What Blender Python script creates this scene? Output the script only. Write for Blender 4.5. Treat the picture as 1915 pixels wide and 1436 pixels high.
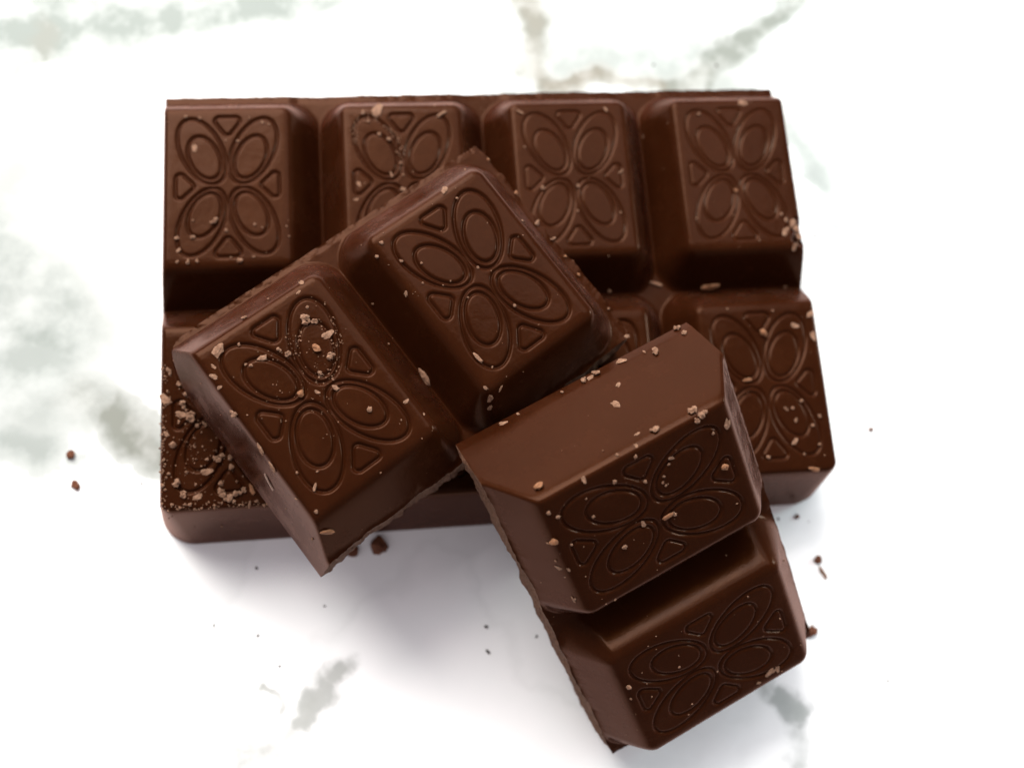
import bpy, bmesh, math, random
import numpy as np
from mathutils import Matrix, Vector, Euler

for o in list(bpy.data.objects): bpy.data.objects.remove(o, do_unlink=True)
scene = bpy.context.scene
COL = scene.collection
scene.unit_settings.system = 'METRIC'
scene.unit_settings.scale_length = 0.007      # one unit is about 7 mm: a segment is 2.1 cm wide

# ---------------------------------------------------------------- camera
cam_d = bpy.data.cameras.new('camera'); cam = bpy.data.objects.new('camera', cam_d); COL.objects.link(cam)
cam.matrix_world = Matrix(((0.99275, 0.0494, -0.10957, -1.5771), (-0.07266, 0.97287, -0.21966, -5.1324),
                           (0.09575, 0.22603, 0.9694, 16.7404), (0, 0, 0, 1)))
cam_d.sensor_width = 36.0; cam_d.lens = 36.0 * 1726.3 / 1915.0
cam_d.clip_start = 0.1; cam_d.clip_end = 1000
cam_d.dof.use_dof = True; cam_d.dof.focus_distance = 13.4; cam_d.dof.aperture_fstop = 0.115
scene.camera = cam

# ---------------------------------------------------------------- light
world = bpy.data.worlds.new('World'); scene.world = world; world.use_nodes = True
bg = world.node_tree.nodes['Background']; bg.inputs[0].default_value = (1.0, 0.89, 0.96, 1); bg.inputs[1].default_value = 0.42

def area(name, loc, target, sx, sy, power, color):
    l = bpy.data.lights.new(name, 'AREA'); l.shape = 'RECTANGLE'; l.size = sx; l.size_y = sy; l.energy = power; l.color = color
    o = bpy.data.objects.new(name, l); COL.objects.link(o); o.location = loc
    o.rotation_euler = (Vector(target) - Vector(loc)).to_track_quat('-Z', 'Y').to_euler()
    return o
area('window_light', (-27, 58, 56), (0, 0, 1), 56, 56, 112000, (1.0, 0.955, 0.90))
area('back_window_light', (-8, 60, 11), (0, 0, 1), 40, 16, 6500, (1.0, 0.93, 0.84))
area('ceiling_light', (0, 29, 42), (0, 2, 1), 52, 32, 19000, (1.0, 0.935, 0.95))
area('cool_glint_light', (34, 9, 15), (0, 0, 1), 7, 9, 5200, (0.74, 0.97, 1.0))  # added cool lamp for glints on right-hand edges and shadow fill
scene.view_settings.view_transform = 'Standard'; scene.view_settings.look = 'None'
scene.view_settings.exposure = 0.42; scene.view_settings.gamma = 1.0; scene.view_settings.use_curve_mapping = False
scene.render.engine = 'CYCLES'

# ---------------------------------------------------------------- chocolate relief (numpy)
PX, PY, TH = 3.0, 3.943, 1.7635          # segment pitch and thickness of the bar
HX, HY, RC = 1.065, 1.475, 0.15           # half size and corner radius of a segment's top face
GD = 0.80                                # depth of the grooves between segments
MTOP, MOUT = 0.45, 0.03                  # moulded sides: inset of the top edge / of the foot from the pitch line
SM = TH / (MTOP - MOUT)

def hash2(ix, iy, seed):
    h = (ix.astype(np.int64) * 374761393 + iy.astype(np.int64) * 668265263 + seed * 1442695041) & 0xffffffff
    h = ((h ^ (h >> 13)) * 1274126177) & 0xffffffff
    return ((h ^ (h >> 16)) & 0xffff) / 65535.0 * 2.0 - 1.0

def vnoise(x, y, seed=0):
    x = np.asarray(x, float); y = np.asarray(y, float)
    ix = np.floor(x); iy = np.floor(y); fx = x - ix; fy = y - iy
    fx = fx * fx * fx * (fx * (fx * 6 - 15) + 10); fy = fy * fy * fy * (fy * (fy * 6 - 15) + 10)
    ix = ix.astype(np.int64); iy = iy.astype(np.int64)
    a = hash2(ix, iy, seed); b = hash2(ix + 1, iy, seed); c = hash2(ix, iy + 1, seed); d = hash2(ix + 1, iy + 1, seed)
    return (a * (1 - fx) + b * fx) * (1 - fy) + (c * (1 - fx) + d * fx) * fy

def fbm(x, y, seed=0, octv=4):
    s = 0.0; a = 0.5
    for o in range(octv):
        s = s + a * vnoise(x * 2 ** o + 17.3 * o, y * 2 ** o - 9.1 * o, seed + o); a *= 0.5
    return s

def softplus(d, k):
    return k * np.logaddexp(0.0, d / k)

def smax(a, b, k):
    h = np.clip(k - np.abs(a - b), 0, None) / k
    return np.maximum(a, b) + h * h * k * 0.25

def smin(a, b, k):
    return -smax(-a, -b, k)

PH_O, PH_I = math.radians(66.4), math.radians(67.5)

def ellipse(ux, uy, cx, cy, a, b, phi):
    """f (1 on the outline) and approximate distance to the outline; long axis phi from x"""
    dx = ux - cx; dy = uy - cy; c = math.cos(phi); s = math.sin(phi)
    p = dx * c + dy * s; q = -dx * s + dy * c
    f = np.sqrt((p / a) ** 2 + (q / b) ** 2) + 1e-6
    g = np.sqrt((p / a ** 2) ** 2 + (q / b ** 2) ** 2) / f + 1e-6
    return f, (f - 1.0) / g

def tri_sd(ux, uy, cx, cy, ax, ay, w, h, rad=0.075):
    """rounded triangle, tip towards the emblem's centre; (ax, ay) outward unit axis"""
    r = (ux - cx) * ax + (uy - cy) * ay; t = np.abs(-(ux - cx) * ay + (uy - cy) * ax)
    hw = w * .5 - rad; h1 = h * .5 - rad; h0 = -h * .5 + rad          # inner triangle: (0,h0) tip, (hw,h1) base corner
    def seg(px, py, ax_, ay_, bx_, by_):
        vx, vy = bx_ - ax_, by_ - ay_; k = np.clip(((px - ax_) * vx + (py - ay_) * vy) / (vx * vx + vy * vy), 0, 1)
        return np.hypot(px - ax_ - k * vx, py - ay_ - k * vy)
    d = np.minimum(seg(t, r, 0, h1, hw, h1), seg(t, r, 0, h0, hw, h1))
    ins = (r < h1) & (t * (h1 - h0) < (r - h0) * hw)
    return np.where(ins, -d, d) - rad

def motif(ux, uy):
    """list of (kind, f or sd, distance to outline) of the pressed emblem of one segment"""
    out = []
    for sx in (-1, 1):
        for sy in (-1, 1):
            f, d = ellipse(ux * sx, uy * sy, 0.432, 0.645, 0.645, 0.345, PH_O)
            out.append(('petal', f - 1, d))
            f, d = ellipse(ux * sx, uy * sy, 0.388, 0.525, 0.415, 0.248, PH_I)
            out.append(('petal_oval', f - 1, d))
    for ax, ay in ((1, 0), (-1, 0)):
        sd = tri_sd(ux, uy, ax * 0.715, 0, ax, ay, 0.45, 0.30); out.append(('small_triangle', sd, sd))
    for ax, ay in ((0, 1), (0, -1)):
        sd = tri_sd(ux, uy, 0, ay * 1.115, ax, ay, 0.42, 0.34); out.append(('small_triangle', sd, sd))
    return out

class Piece:
    """nx x ny segments; sides: 'm' moulded (drafted wall down to the table) or 'b' broken along the groove"""
    def __init__(s, nx, ny, left, right, front, back, seed, jag=0.05, depth=None, over=0.03, chips=()):
        s.nx, s.ny, s.seed, s.jag, s.chips = nx, ny, seed, jag, chips
        s.left, s.right, s.front, s.back = left, right, front, back
        s.depth = depth or {}
        W, L = nx * PX / 2, ny * PY / 2
        e = lambda k, w: w - MOUT if k == 'm' else w + over
        s.x0, s.x1, s.y0, s.y1 = -e(left, W), e(right, W), -e(front, L), e(back, L)
        s.W, s.L = W, L

    def cell(s, x, y):
        i = np.floor((x + s.W) / PX); j = np.floor((y + s.L) / PY)
        return i.astype(int), j.astype(int), x + s.W - (i + .5) * PX, y + s.L - (j + .5) * PY

    def height(s, x, y, detail=True):
        x = np.asarray(x, float); y = np.asarray(y, float)
        # beyond the snapped groove line only a low lip is left
        xc = np.clip(x, -s.W + 1e-6, s.W - 1e-6); yc = np.clip(y, -s.L + 1e-6, s.L - 1e-6)
        beyond = np.maximum(np.abs(x - xc), np.abs(y - yc))
        i, j, ux, uy = s.cell(xc, yc)
        ax = np.abs(ux); ay = np.abs(uy)
        if s.left == 'm': ax = np.where((i == 0) & (ux < 0), 0, ax)
        if s.right == 'm': ax = np.where((i == s.nx - 1) & (ux > 0), 0, ax)
        if s.front == 'm': ay = np.where((j == 0) & (uy < 0), 0, ay)
        if s.back == 'm': ay = np.where((j == s.ny - 1) & (uy > 0), 0, ay)
        qx = np.clip(ax - (HX - RC), 0, None); qy = np.clip(ay - (HY - RC), 0, None)
        n = np.hypot(qx, qy) + 1e-9
        d = n - RC
        sl = np.sqrt((1.85 * qx) ** 2 + (1.62 * qy) ** 2) / n
        z = -sl * softplus(d, 0.036)
        z = smax(z, -GD + 0 * z, 0.10)
        z = z - .15 * beyond
        # moulded envelope
        rE = 0.16
        ex = np.zeros_like(x); ey = np.zeros_like(y)
        if s.left == 'm': ex = np.maximum(ex, -(x + s.W - MTOP - rE))
        if s.right == 'm': ex = np.maximum(ex, x - s.W + MTOP + rE)
        if s.front == 'm': ey = np.maximum(ey, -(y + s.L - MTOP - rE))
        if s.back == 'm': ey = np.maximum(ey, y - s.L + MTOP + rE)
        de = np.hypot(ex, ey) - rE
        z = smin(z, 0.17 - SM * softplus(de + .02, 0.03), 0.17)
        if detail:
            eng = np.zeros_like(z)
            m = (np.abs(ux) < HX) & (np.abs(uy) < HY)
            mu, mv = ux[m], uy[m]
            g = np.zeros_like(mu); low = np.zeros_like(mu)
            for kind, f, dist in motif(mu, mv):
                g = np.maximum(g, np.exp(-(dist / 0.024) ** 2))
                if kind == 'petal_oval': low = np.maximum(low, 0.06 / (1 + np.exp(dist / 0.02)))
                if kind == 'petal': low = np.maximum(low, 0.03 / (1 + np.exp(dist / 0.02)))
            eng[m] = g + low
            dep = np.full_like(z, 0.040)
            for (ci, cj), k in s.depth.items(): dep = np.where((i == ci) & (j == cj), 0.040 * k, dep)
            z = z - eng * dep
            z = z + 0.008 * fbm(x * 0.9, y * 0.9, s.seed, 3) + 0.0016 * fbm(x * 7, y * 7, s.seed + 5, 3)
            for (cx, cy, r, zc) in s.chips:      # knocked-off bits of edge
                w = np.hypot(x - cx, y - cy) / r
                w = w + 0.5 * fbm(x * 5, y * 5, s.seed + 31, 3)
                cut = zc + 0.16 * fbm(x * 6, y * 6, s.seed + 41, 4) + 0.5 * np.clip(w, 0, None) ** 2
                z = np.where(w < 1.3, np.minimum(z, np.maximum(cut, z - 0.30)), z)
        return z

BAR = Piece(4, 2, 'm', 'm', 'm', 'b', 3, jag=0.03, over=0.16, depth={(2, 1): .5, (3, 1): .42, (1, 1): .75, (0, 1): .8, (3, 0): .75},
            chips=((5.66, 0.80, 0.42, -.22), (5.60, 0.50, 0.25, -.16), (5.62, -0.85, 0.26, -.14), (5.60, -1.30, 0.2, -.10)))
TOPA = Piece(2, 1, 'm', 'b', 'b', 'b', 11, jag=0.07, over=0.02); TOPA.x1 += 0.10; TOPA.y1 += 0.09
BAR.jags = dict(k=.010)
TOPA.jags = dict(r=.045, f=.04, k=.012)
LEAN = Piece(2, 1, 'm', 'b', 'b', 'b', 23, jag=0.06, over=0.0, chips=((2.52, 1.0, 0.16, -.08), (2.55, 1.35, .12, -.08)))
LEAN.jags = dict(r=.012, f=.03, k=.010)
TOPA.roundcorner = True; LEAN.roundcorner = False; BAR.roundcorner = False
BAR.rough = dict(k=.35); TOPA.rough = dict(r=.7, f=1.0, k=.3); LEAN.rough = dict(r=.3, f=.75, k=.25)

# measured places of crumbs (piece, group, x, y, z in the piece, size, kind) and marble veins, plus painted shade strokes right of the bar
CRUMBS= [('bar', 'bar11', -5.197, 3.27, -0.001, 0.076, 'r', None),
 ('bar', 'bar11', -4.964, 3.242, -0.001, 0.067, 'r', None),
 ('bar', 'bar11', -4.13, 3.226, -0.001, 0.057, 'r', None),
 ('bar', 'bar11', -3.91, 3.139, -0.001, 0.067, 'r', None),
 ('bar', 'bar11', -3.792, 3.1, -0.001, 0.057, 'r', None),
 ('bar', 'bar11', -4.324, 2.792, -0.001, 0.067, 'r', None),
 ('bar', 'bar11', -4.528, 2.807, -0.001, 0.057, 'r', None),
 ('bar', 'bar11', -5.05, 2.695, -0.001, 0.152, 'f', None),
 ('bar', 'bar11', -4.72, 1.331, -0.001, 0.171, 'c', None),
 ('bar', 'bar11', -5.074, 1.047, -0.001, 0.095, 'r', None),
 ('bar', 'bar11', -5.075, 1.358, -0.001, 0.057, 'r', None),
 ('bar', 'bar11', -4.063, 1.247, -0.001, 0.076, 'r', None),
 ('bar', 'bar11', -3.935, 1.189, -0.001, 0.048, 'r', None),
 ('bar', 'bar11', -4.521, 1.152, -0.001, 0.086, 'r', None),
 ('bar', 'bar11', -3.532, 1.199, -0.004, 0.048, 'r', None),
 ('bar', 'bar11', -3.493, 1.013, -0.014, 0.048, 'r', None),
 ('bar', 'bar11', -5.327, 1.04, -0.001, 0.133, 'c', None),
 ('bar', 'bar11', -5.311, 0.824, -0.001, 0.124, 'f', None),
 ('bar', 'bar11', -5.324, 0.626, -0.003, 0.067, 'r', None),
 ('bar', 'bar11', -5.157, 0.619, -0.003, 0.133, 'c', None),
 ('bar', 'bar11', -5.003, 0.629, -0.003, 0.086, 'r', None),
 ('bar', 'bar11', -4.312, 0.603, -0.003, 0.133, 'c', None),
 ('bar', 'bar11', -4.084, 0.672, -0.001, 0.067, 'r', None),
 ('bar', 'bar11', -4.453, 0.67, -0.001, 0.048, 'r', None),
 ('bar', 'bar12', -2.172, 3.295, -0.001, 0.133, 'c', None),
 ('bar', 'bar12', -1.929, 3.315, -0.003, 0.286, 'f', None),
 ('bar', 'bar12', -0.769, 3.251, -0.001, 0.248, 'e', 40),
 ('bar', 'bar12', -1.902, 2.871, -0.001, 0.095, 'r', None),
 ('bar', 'bar12', -1.74, 2.767, -0.001, 0.105, 'r', None),
 ('bar', 'bar12', -1.723, 2.107, -0.001, 0.133, 'e', None),
 ('bar', 'bar12', -1.526, 1.824, -0.001, 0.133, 'f', None),
 ('bar', 'bar12', -1.514, 2.085, -0.001, 0.057, 'r', None),
 ('bar', 'bar12', -0.899, 3.419, -0.023, 0.057, 'r', None),
 ('bar', 'bar12', -1.549, 2.316, -0.001, 0.067, 'r', None),
 ('bar', 'bar12', -2.088, 3.125, -0.001, 0.086, 'r', None),
 ('bar', 'bar12', -2.282, 1.943, -0.001, 0.114, 'f', None),
 ('bar', 'bar12', -2.351, 1.654, -0.001, 0.086, 'f', None),
 ('bar', 'bar13', 0.625, 3.254, -0.001, 0.171, 'e', -30),
 ('bar', 'bar13', 2.193, 3.282, -0.001, 0.114, 'f', None),
 ('bar', 'bar13', 0.919, 1.771, -0.001, 0.095, 'r', None),
 ('bar', 'bar13', 1.551, 1.79, -0.001, 0.086, 'r', None),
 ('bar', 'bar13', 1.509, 1.321, -0.001, 0.057, 'r', None),
 ('bar', 'bar13', 2.35, 2.043, -0.001, 0.133, 'e', None),
 ('bar', 'bar13', 2.272, 1.261, -0.001, 0.057, 'r', None),
 ('bar', 'bar13', 0.658, 2.564, -0.001, 0.057, 'r', None),
 ('bar', 'bar14', 3.92, 3.153, -0.001, 0.086, 'r', None),
 ('bar', 'bar14', 4.782, 3.372, -0.007, 0.19, 'f', None),
 ('bar', 'bar14', 4.424, 1.617, -0.001, 0.095, 'o', None),
 ('bar', 'bar14', 5.211, 1.132, -0.001, 0.086, 'r', None),
 ('bar', 'bar14', 3.639, 1.109, -0.001, 0.048, 'r', None),
 ('bar', 'bar14', 4.737, 0.657, -0.001, 0.048, 'r', None),
 ('bar', 'bar14', 5.286, 1.038, -0.001, 0.086, 'f', None),
 ('bar', 'bar14', 5.407, 0.888, -0.001, 0.286, 'c', None),
 ('bar', 'bar14', 5.474, 0.74, -0.001, 0.248, 'f', None),
 ('bar', 'bar14', 5.235, 0.803, -0.001, 0.229, 'f', None),
 ('bar', 'bar14', 5.381, 0.518, -0.027, 0.19, 'f', None),
 ('bar', 'bar14', 5.427, 0.987, -0.001, 0.152, 'f', None),
 ('bar', 'groove', 2.993, 0.182, -0.8, 0.286, 'e', -15),
 ('bar', 'groove', 3.987, 0.076, -0.682, 0.4, 'eo', 4),
 ('bar', 'groove', 2.092, 0.059, -0.709, 0.095, 'r', None),
 ('bar', 'groove', 5.425, 0.017, -0.762, 0.076, 'r', None),
 ('bar', 'groove', 3.05, 3.093, -0.714, 0.057, 'r', None),
 ('bar', 'bar24', 4.571, -1.065, -0.001, 0.162, 'o', None),
 ('bar', 'bar24', 5.159, -0.936, -0.001, 0.152, 'f', None),
 ('bar', 'bar24', 3.983, -0.589, -0.004, 0.057, 'r', None),
 ('bar', 'bar24', 4.8, -0.659, -0.001, 0.057, 'r', None),
 ('bar', 'bar24', 5.488, -0.758, -0.001, 0.171, 'f', None),
 ('bar', 'bar24', 5.476, -1.14, -0.001, 0.171, 'f', None),
 ('bar', 'bar24', 4.17, -1.872, -0.001, 0.162, 'eo', 8),
 ('bar', 'bar24', 4.778, -2.399, -0.001, 0.067, 'r', None),
 ('bar', 'bar24', 4.903, -2.405, -0.001, 0.086, 'r', None),
 ('bar', 'bar24', 4.926, -2.617, -0.001, 0.133, 'c', None),
 ('bar', 'bar24', 5.082, -2.291, -0.001, 0.076, 'r', None),
 ('bar', 'bar24', 5.216, -2.721, -0.001, 0.086, 'r', None),
 ('bar', 'bar24', 4.873, -2.98, -0.001, 0.171, 'f', None),
 ('bar', 'bar24', 4.359, -3.226, -0.001, 0.095, 'r', None),
 ('bar', 'bar24', 5.142, -3.467, -0.009, 0.248, 'eo', -12),
 ('bar', 'bar24', 4.087, -3.159, -0.001, 0.067, 'r', None),
 ('bar', 'bar24', 5.364, -2.571, -0.001, 0.076, 'r', None),
 ('bar', 'bar24', 5.29, -3.056, -0.001, 0.067, 'r', None),
 ('bar', 'bar24', 4.999, -3.212, -0.001, 0.057, 'r', None),
 ('bar', 'bar24', 4.809, -2.436, -0.001, 0.057, 'r', None),
 ('bar', 'bar21', -5.442, -1.246, -0.001, 0.152, 'c', None),
 ('bar', 'bar21', -5.289, -1.464, -0.001, 0.143, 'c', None),
 ('bar', 'bar21', -5.183, -1.643, -0.001, 0.105, 'r', None),
 ('bar', 'bar21', -5.484, -1.725, -0.001, 0.229, 'f', None),
 ('bar', 'bar21', -5.205, -1.814, -0.001, 0.21, 'c', None),
 ('bar', 'bar21', -5.251, -1.958, -0.001, 0.19, 'f', None),
 ('bar', 'bar21', -5.1, -2.015, -0.001, 0.248, 'c', None),
 ('bar', 'bar21', -4.879, -2.149, -0.001, 0.114, 'c', None),
 ('bar', 'bar21', -4.995, -2.167, -0.001, 0.095, 'r', None),
 ('bar', 'bar21', -5.363, -2.472, -0.001, 0.162, 'r', None),
 ('bar', 'bar21', -5.51, -2.69, -0.004, 0.076, 'r', None),
 ('bar', 'bar21', -4.694, -2.739, -0.001, 0.229, 'c', None),
 ('bar', 'bar21', -4.602, -2.672, -0.001, 0.152, 'c', None),
 ('bar', 'bar21', -4.474, -2.704, -0.001, 0.171, 'c', None),
 ('bar', 'bar21', -4.464, -2.872, -0.001, 0.124, 'r', None),
 ('bar', 'bar21', -4.856, -2.908, -0.001, 0.19, 'f', None),
 ('bar', 'bar21', -5.301, -3.083, -0.001, 0.19, 'c', None),
 ('bar', 'bar21', -5.209, -3.253, -0.001, 0.171, 'c', None),
 ('bar', 'bar21', -4.97, -3.304, -0.001, 0.162, 'f', None),
 ('bar', 'bar21', -4.627, -3.278, -0.001, 0.267, 'c', None),
 ('bar', 'bar21', -4.512, -3.368, -0.001, 0.248, 'c', None),
 ('bar', 'bar21', -4.374, -3.282, -0.001, 0.21, 'c', None),
 ('bar', 'bar21', -4.281, -3.24, -0.001, 0.133, 'c', None),
 ('bar', 'bar21', -5.106, -3.424, -0.001, 0.086, 'r', None),
 ('bar', 'bar21', -5.255, -3.46, -0.007, 0.067, 'r', None),
 ('bar', 'bar21', -5.378, -3.407, -0.001, 0.076, 'r', None),
 ('bar', 'bar21', -5.016, -3.112, -0.001, 0.057, 'r', None),
 ('bar', 'bar21', -4.626, -3.124, -0.001, 0.105, 'r', None),
 ('bar', 'bar21', -4.193, -3.469, -0.011, 0.133, 'e', 75),
 ('bar', 'bar21', -4.087, -3.43, -0.001, 0.076, 'r', None),
 ('bar', 'bar21', -4.143, -3.249, -0.001, 0.229, 'eo', -65),
 ('bar', 'bar21', -5.479, -2.285, -0.001, 0.114, 'f', None),
 ('bar', 'bar21', -5.428, -2.91, -0.001, 0.076, 'r', None),
 ('bar', 'bar21', -5.519, -3.092, -0.007, 0.086, 'r', None),
 ('bar', 'bar21', -4.927, -3.481, -0.017, 0.057, 'r', None),
 ('A', 'Alow', -2.247, 1.311, -0.001, 0.229, 'f', None),
 ('A', 'Alow', -1.95, 1.203, -0.001, 0.067, 'r', None),
 ('A', 'Alow', -2.414, 1.135, -0.001, 0.105, 'f', None),
 ('A', 'Alow', -2.498, 1.01, -0.003, 0.124, 'f', None),
 ('A', 'Alow', -2.526, 0.846, -0.011, 0.086, 'f', None),
 ('A', 'Alow', -2.566, 0.421, -0.05, 0.19, 'c', None),
 ('A', 'Alow', -1.803, 0.838, -0.001, 0.143, 'f', None),
 ('A', 'Alow', -2.043, 0.904, -0.001, 0.057, 'r', None),
 ('A', 'Alow', -1.991, 0.853, -0.001, 0.076, 'r', None),
 ('A', 'Alow', -0.7, 1.465, -0.033, 0.152, 'f', None),
 ('A', 'Alow', -0.825, 1.365, -0.003, 0.095, 'f', None),
 ('A', 'Alow', -1.66, 1.507, -0.073, 0.133, 'c', None),
 ('A', 'Alow', -1.214, 1.589, -0.187, 0.048, 'r', None),
 ('A', 'Alow', -0.859, 1.104, -0.001, 0.067, 'r', None),
 ('A', 'Alow', -0.985, 0.952, -0.001, 0.229, 'c', None),
 ('A', 'Alow', -0.896, 0.867, -0.001, 0.133, 'c', None),
 ('A', 'Alow', -1.119, 0.527, -0.001, 0.171, 'o', None),
 ('A', 'Alow', -0.873, 0.609, -0.001, 0.19, 'f', None),
 ('A', 'Alow', -1.012, 0.31, -0.001, 0.21, 'c', None),
 ('A', 'Alow', -1.284, 0.191, -0.001, 0.114, 'c', None),
 ('A', 'Alow', -1.675, 0.106, -0.001, 0.143, 'o', None),
 ('A', 'Alow', -1.477, -0.002, -0.001, 0.086, 'f', None),
 ('A', 'Alow', -1.039, -0.648, -0.001, 0.114, 'r', None),
 ('A', 'Alow', -0.151, 0.098, -0.526, 0.048, 'r', None),
 ('A', 'Alow', -2.37, -0.776, -0.001, 0.057, 'r', None),
 ('A', 'Alow', -2.139, -0.932, -0.001, 0.048, 'r', None),
 ('A', 'Alow', -2.285, -1.085, -0.001, 0.152, 'e', None),
 ('A', 'Alow', -1.482, 0.693, -0.001, 0.133, 'c', None),
 ('A', 'Alow', -1.543, 0.816, -0.001, 0.114, 'c', None),
 ('A', 'Alow', -1.243, -0.115, -0.001, 0.114, 'f', None),
 ('A', 'Alow', -0.559, -0.857, -0.003, 0.095, 'f', None),
 ('A', 'Alow', -0.459, -1.162, -0.029, 0.067, 'f', None),
 ('A', 'Aedge', -2.56, -0.226, -0.041, 0.229, 'e', -55),
 ('A', 'Aedge', -2.573, -0.496, -0.063, 0.248, 'e', -55),
 ('A', 'Aedge', -2.729, -0.511, -0.667, 0.381, 'es', -58),
 ('A', 'Aedge', -2.576, -1.059, -0.069, 0.057, 'r', None),
 ('A', 'Aedge', -2.471, -1.373, -0.004, 0.076, 'r', None),
 ('A', 'Aedge', -2.507, -1.647, -0.28, 0.229, 'eo', -30),
 ('A', 'Aedge', -2.962, -0.615, -1.644, 0.048, 'r', None),
 ('A', 'Aedge', -2.721, -1.575, -0.635, 0.057, 'r', None),
 ('A', 'Agroove', 0.04, -0.582, -0.73, 0.419, 'e', -52),
 ('A', 'Agroove', 0.072, 0.784, -0.673, 0.057, 'r', None),
 ('A', 'Agroove', 0.433, 0.467, -0.05, 0.086, 'f', None),
 ('A', 'Aup', 1.92, 1.451, -0.024, 0.162, 'f', None),
 ('A', 'Aup', 0.605, 1.292, -0.001, 0.086, 'r', None),
 ('A', 'Aup', 0.433, 1.176, -0.048, 0.086, 'r', None),
 ('A', 'Aup', 0.671, 0.898, -0.001, 0.076, 'r', None),
 ('A', 'Aup', 0.89, 0.699, -0.001, 0.057, 'r', None),
 ('A', 'Aup', 1.972, 1.228, -0.001, 0.057, 'r', None),
 ('A', 'Aup', 0.437, 0.458, -0.045, 0.114, 'f', None),
 ('A', 'Aup', 0.067, 0.798, -0.681, 0.038, 'r', None),
 ('A', 'Aup', 0.72, 0.434, -0.001, 0.048, 'r', None),
 ('A', 'Aup', 1.543, 0.149, -0.001, 0.057, 'r', None),
 ('A', 'Aup', 1.075, 0.221, -0.001, 0.038, 'r', None),
 ('A', 'Aup', 1.128, -0.135, -0.001, 0.038, 'r', None),
 ('A', 'Aup', 1.625, -0.649, -0.001, 0.076, 'r', None),
 ('A', 'Aup', 0.678, -0.963, -0.001, 0.19, 'e', -50),
 ('A', 'Aup', 0.762, -1.199, -0.001, 0.048, 'r', None),
 ('A', 'Aup', 2.6, 0.379, -0.086, 0.067, 'r', None),
 ('A', 'Aup', 0.49, -1.378, -0.018, 0.105, 'f', None),
 ('A', 'Aup', 0.485, -1.529, -0.138, 0.152, 'f', None),
 ('A', 'Aup', 0.42, -1.622, -0.319, 0.114, 'f', None),
 ('A', 'Aup', 0.686, -1.506, -0.071, 0.133, 'e', 65),
 ('A', 'Aledge', 3.115, 1.018, -0.795, 0.086, 'o', None),
 ('A', 'Aledge', 3.063, 0.405, -0.788, 0.152, 'c', None),
 ('A', 'Aledge', 3.106, 0.032, -0.794, 0.114, 'c', None),
 ('A', 'Aledge', 3.079, -0.322, -0.789, 0.076, 'o', None),
 ('A', 'Aledge', 3.055, -0.696, -0.786, 0.086, 'o', None),
 ('A', 'Aledge', 3.089, -1.426, -0.797, 0.057, 'r', None),
 ('A', 'Aledge', 3.039, -1.961, -0.806, 0.133, 'f', None),
 ('A', 'Aledge', 3.11, 1.75, -0.817, 0.067, 'o', None),
 ('B', 'Bwall', -2.969, 1.781, -1.715, 0.152, 'c', None),
 ('B', 'Bwall', -2.938, 1.811, -1.546, 0.124, 'r', None),
 ('B', 'Bwall', -2.918, 1.273, -1.461, 0.229, 'c', None),
 ('B', 'Bwall', -2.947, 1.137, -1.585, 0.114, 'e', None),
 ('B', 'Bwall', -2.964, 0.759, -1.658, 0.171, 'f', None),
 ('B', 'Bwall', -2.964, 0.331, -1.655, 0.21, 'c', None),
 ('B', 'Bwall', -2.966, 0.132, -1.662, 0.171, 'c', None),
 ('B', 'Bwall', -2.964, 0.232, -1.659, 0.133, 'f', None),
 ('B', 'Bwall', -2.865, 0.487, -1.24, 0.143, 'f', None),
 ('B', 'Bwall', -2.787, 0.269, -0.915, 0.171, 'f', None),
 ('B', 'Bwall', -2.968, -1.233, -1.67, 0.133, 'f', None),
 ('B', 'Bwall', -2.97, -0.973, -1.705, 0.086, 'f', None),
 ('B', 'Bwall', -2.965, -0.242, -1.655, 0.067, 'r', None),
 ('B', 'Bup', -2.584, 1.013, -0.092, 0.19, 'c', None),
 ('B', 'Bup', -2.536, 1.098, -0.015, 0.21, 'c', None),
 ('B', 'Bup', -2.499, 0.983, -0.003, 0.152, 'c', None),
 ('B', 'Bup', -2.184, 1.389, -0.006, 0.21, 'f', None),
 ('B', 'Bup', -2.593, 0.419, -0.116, 0.21, 'c', None),
 ('B', 'Bup', -2.619, 0.207, -0.215, 0.105, 'f', None),
 ('B', 'Bup', -2.564, 0.087, -0.048, 0.095, 'f', None),
 ('B', 'Bup', -2.461, 0.011, -0.001, 0.086, 'r', None),
 ('B', 'Bup', -2.573, -0.201, -0.065, 0.057, 'r', None),
 ('B', 'Bup', -2.269, -0.389, -0.001, 0.086, 'r', None),
 ('B', 'Bup', -2.525, -0.76, -0.009, 0.105, 'f', None),
 ('B', 'Bup', -2.618, -1.337, -0.21, 0.171, 'o', None),
 ('B', 'Bup', -2.156, 0.465, -0.001, 0.114, 'f', None),
 ('B', 'Bup', -2.085, 0.408, -0.001, 0.057, 'r', None),
 ('B', 'Bup', -2.03, 0.002, -0.001, 0.076, 'r', None),
 ('B', 'Bup', -1.6, 1.155, -0.001, 0.152, 'o', None),
 ('B', 'Bup', -2.246, -0.838, -0.001, 0.048, 'r', None),
 ('B', 'Bup', -2.341, -1.389, -0.006, 0.086, 'r', None),
 ('B', 'Bup', -2.21, -1.288, -0.001, 0.086, 'r', None),
 ('B', 'Bup', -1.931, -0.847, -0.001, 0.057, 'r', None),
 ('B', 'Bup', -1.331, 0.136, -0.001, 0.21, 'eo', 25),
 ('B', 'Bup', -1.31, 0.228, -0.001, 0.124, 'c', None),
 ('B', 'Bup', -1.399, -0.236, -0.001, 0.114, 'f', None),
 ('B', 'Bup', -1.236, -0.611, -0.001, 0.105, 'r', None),
 ('B', 'Bup', -2.183, 1.156, -0.001, 0.076, 'r', None),
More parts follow.
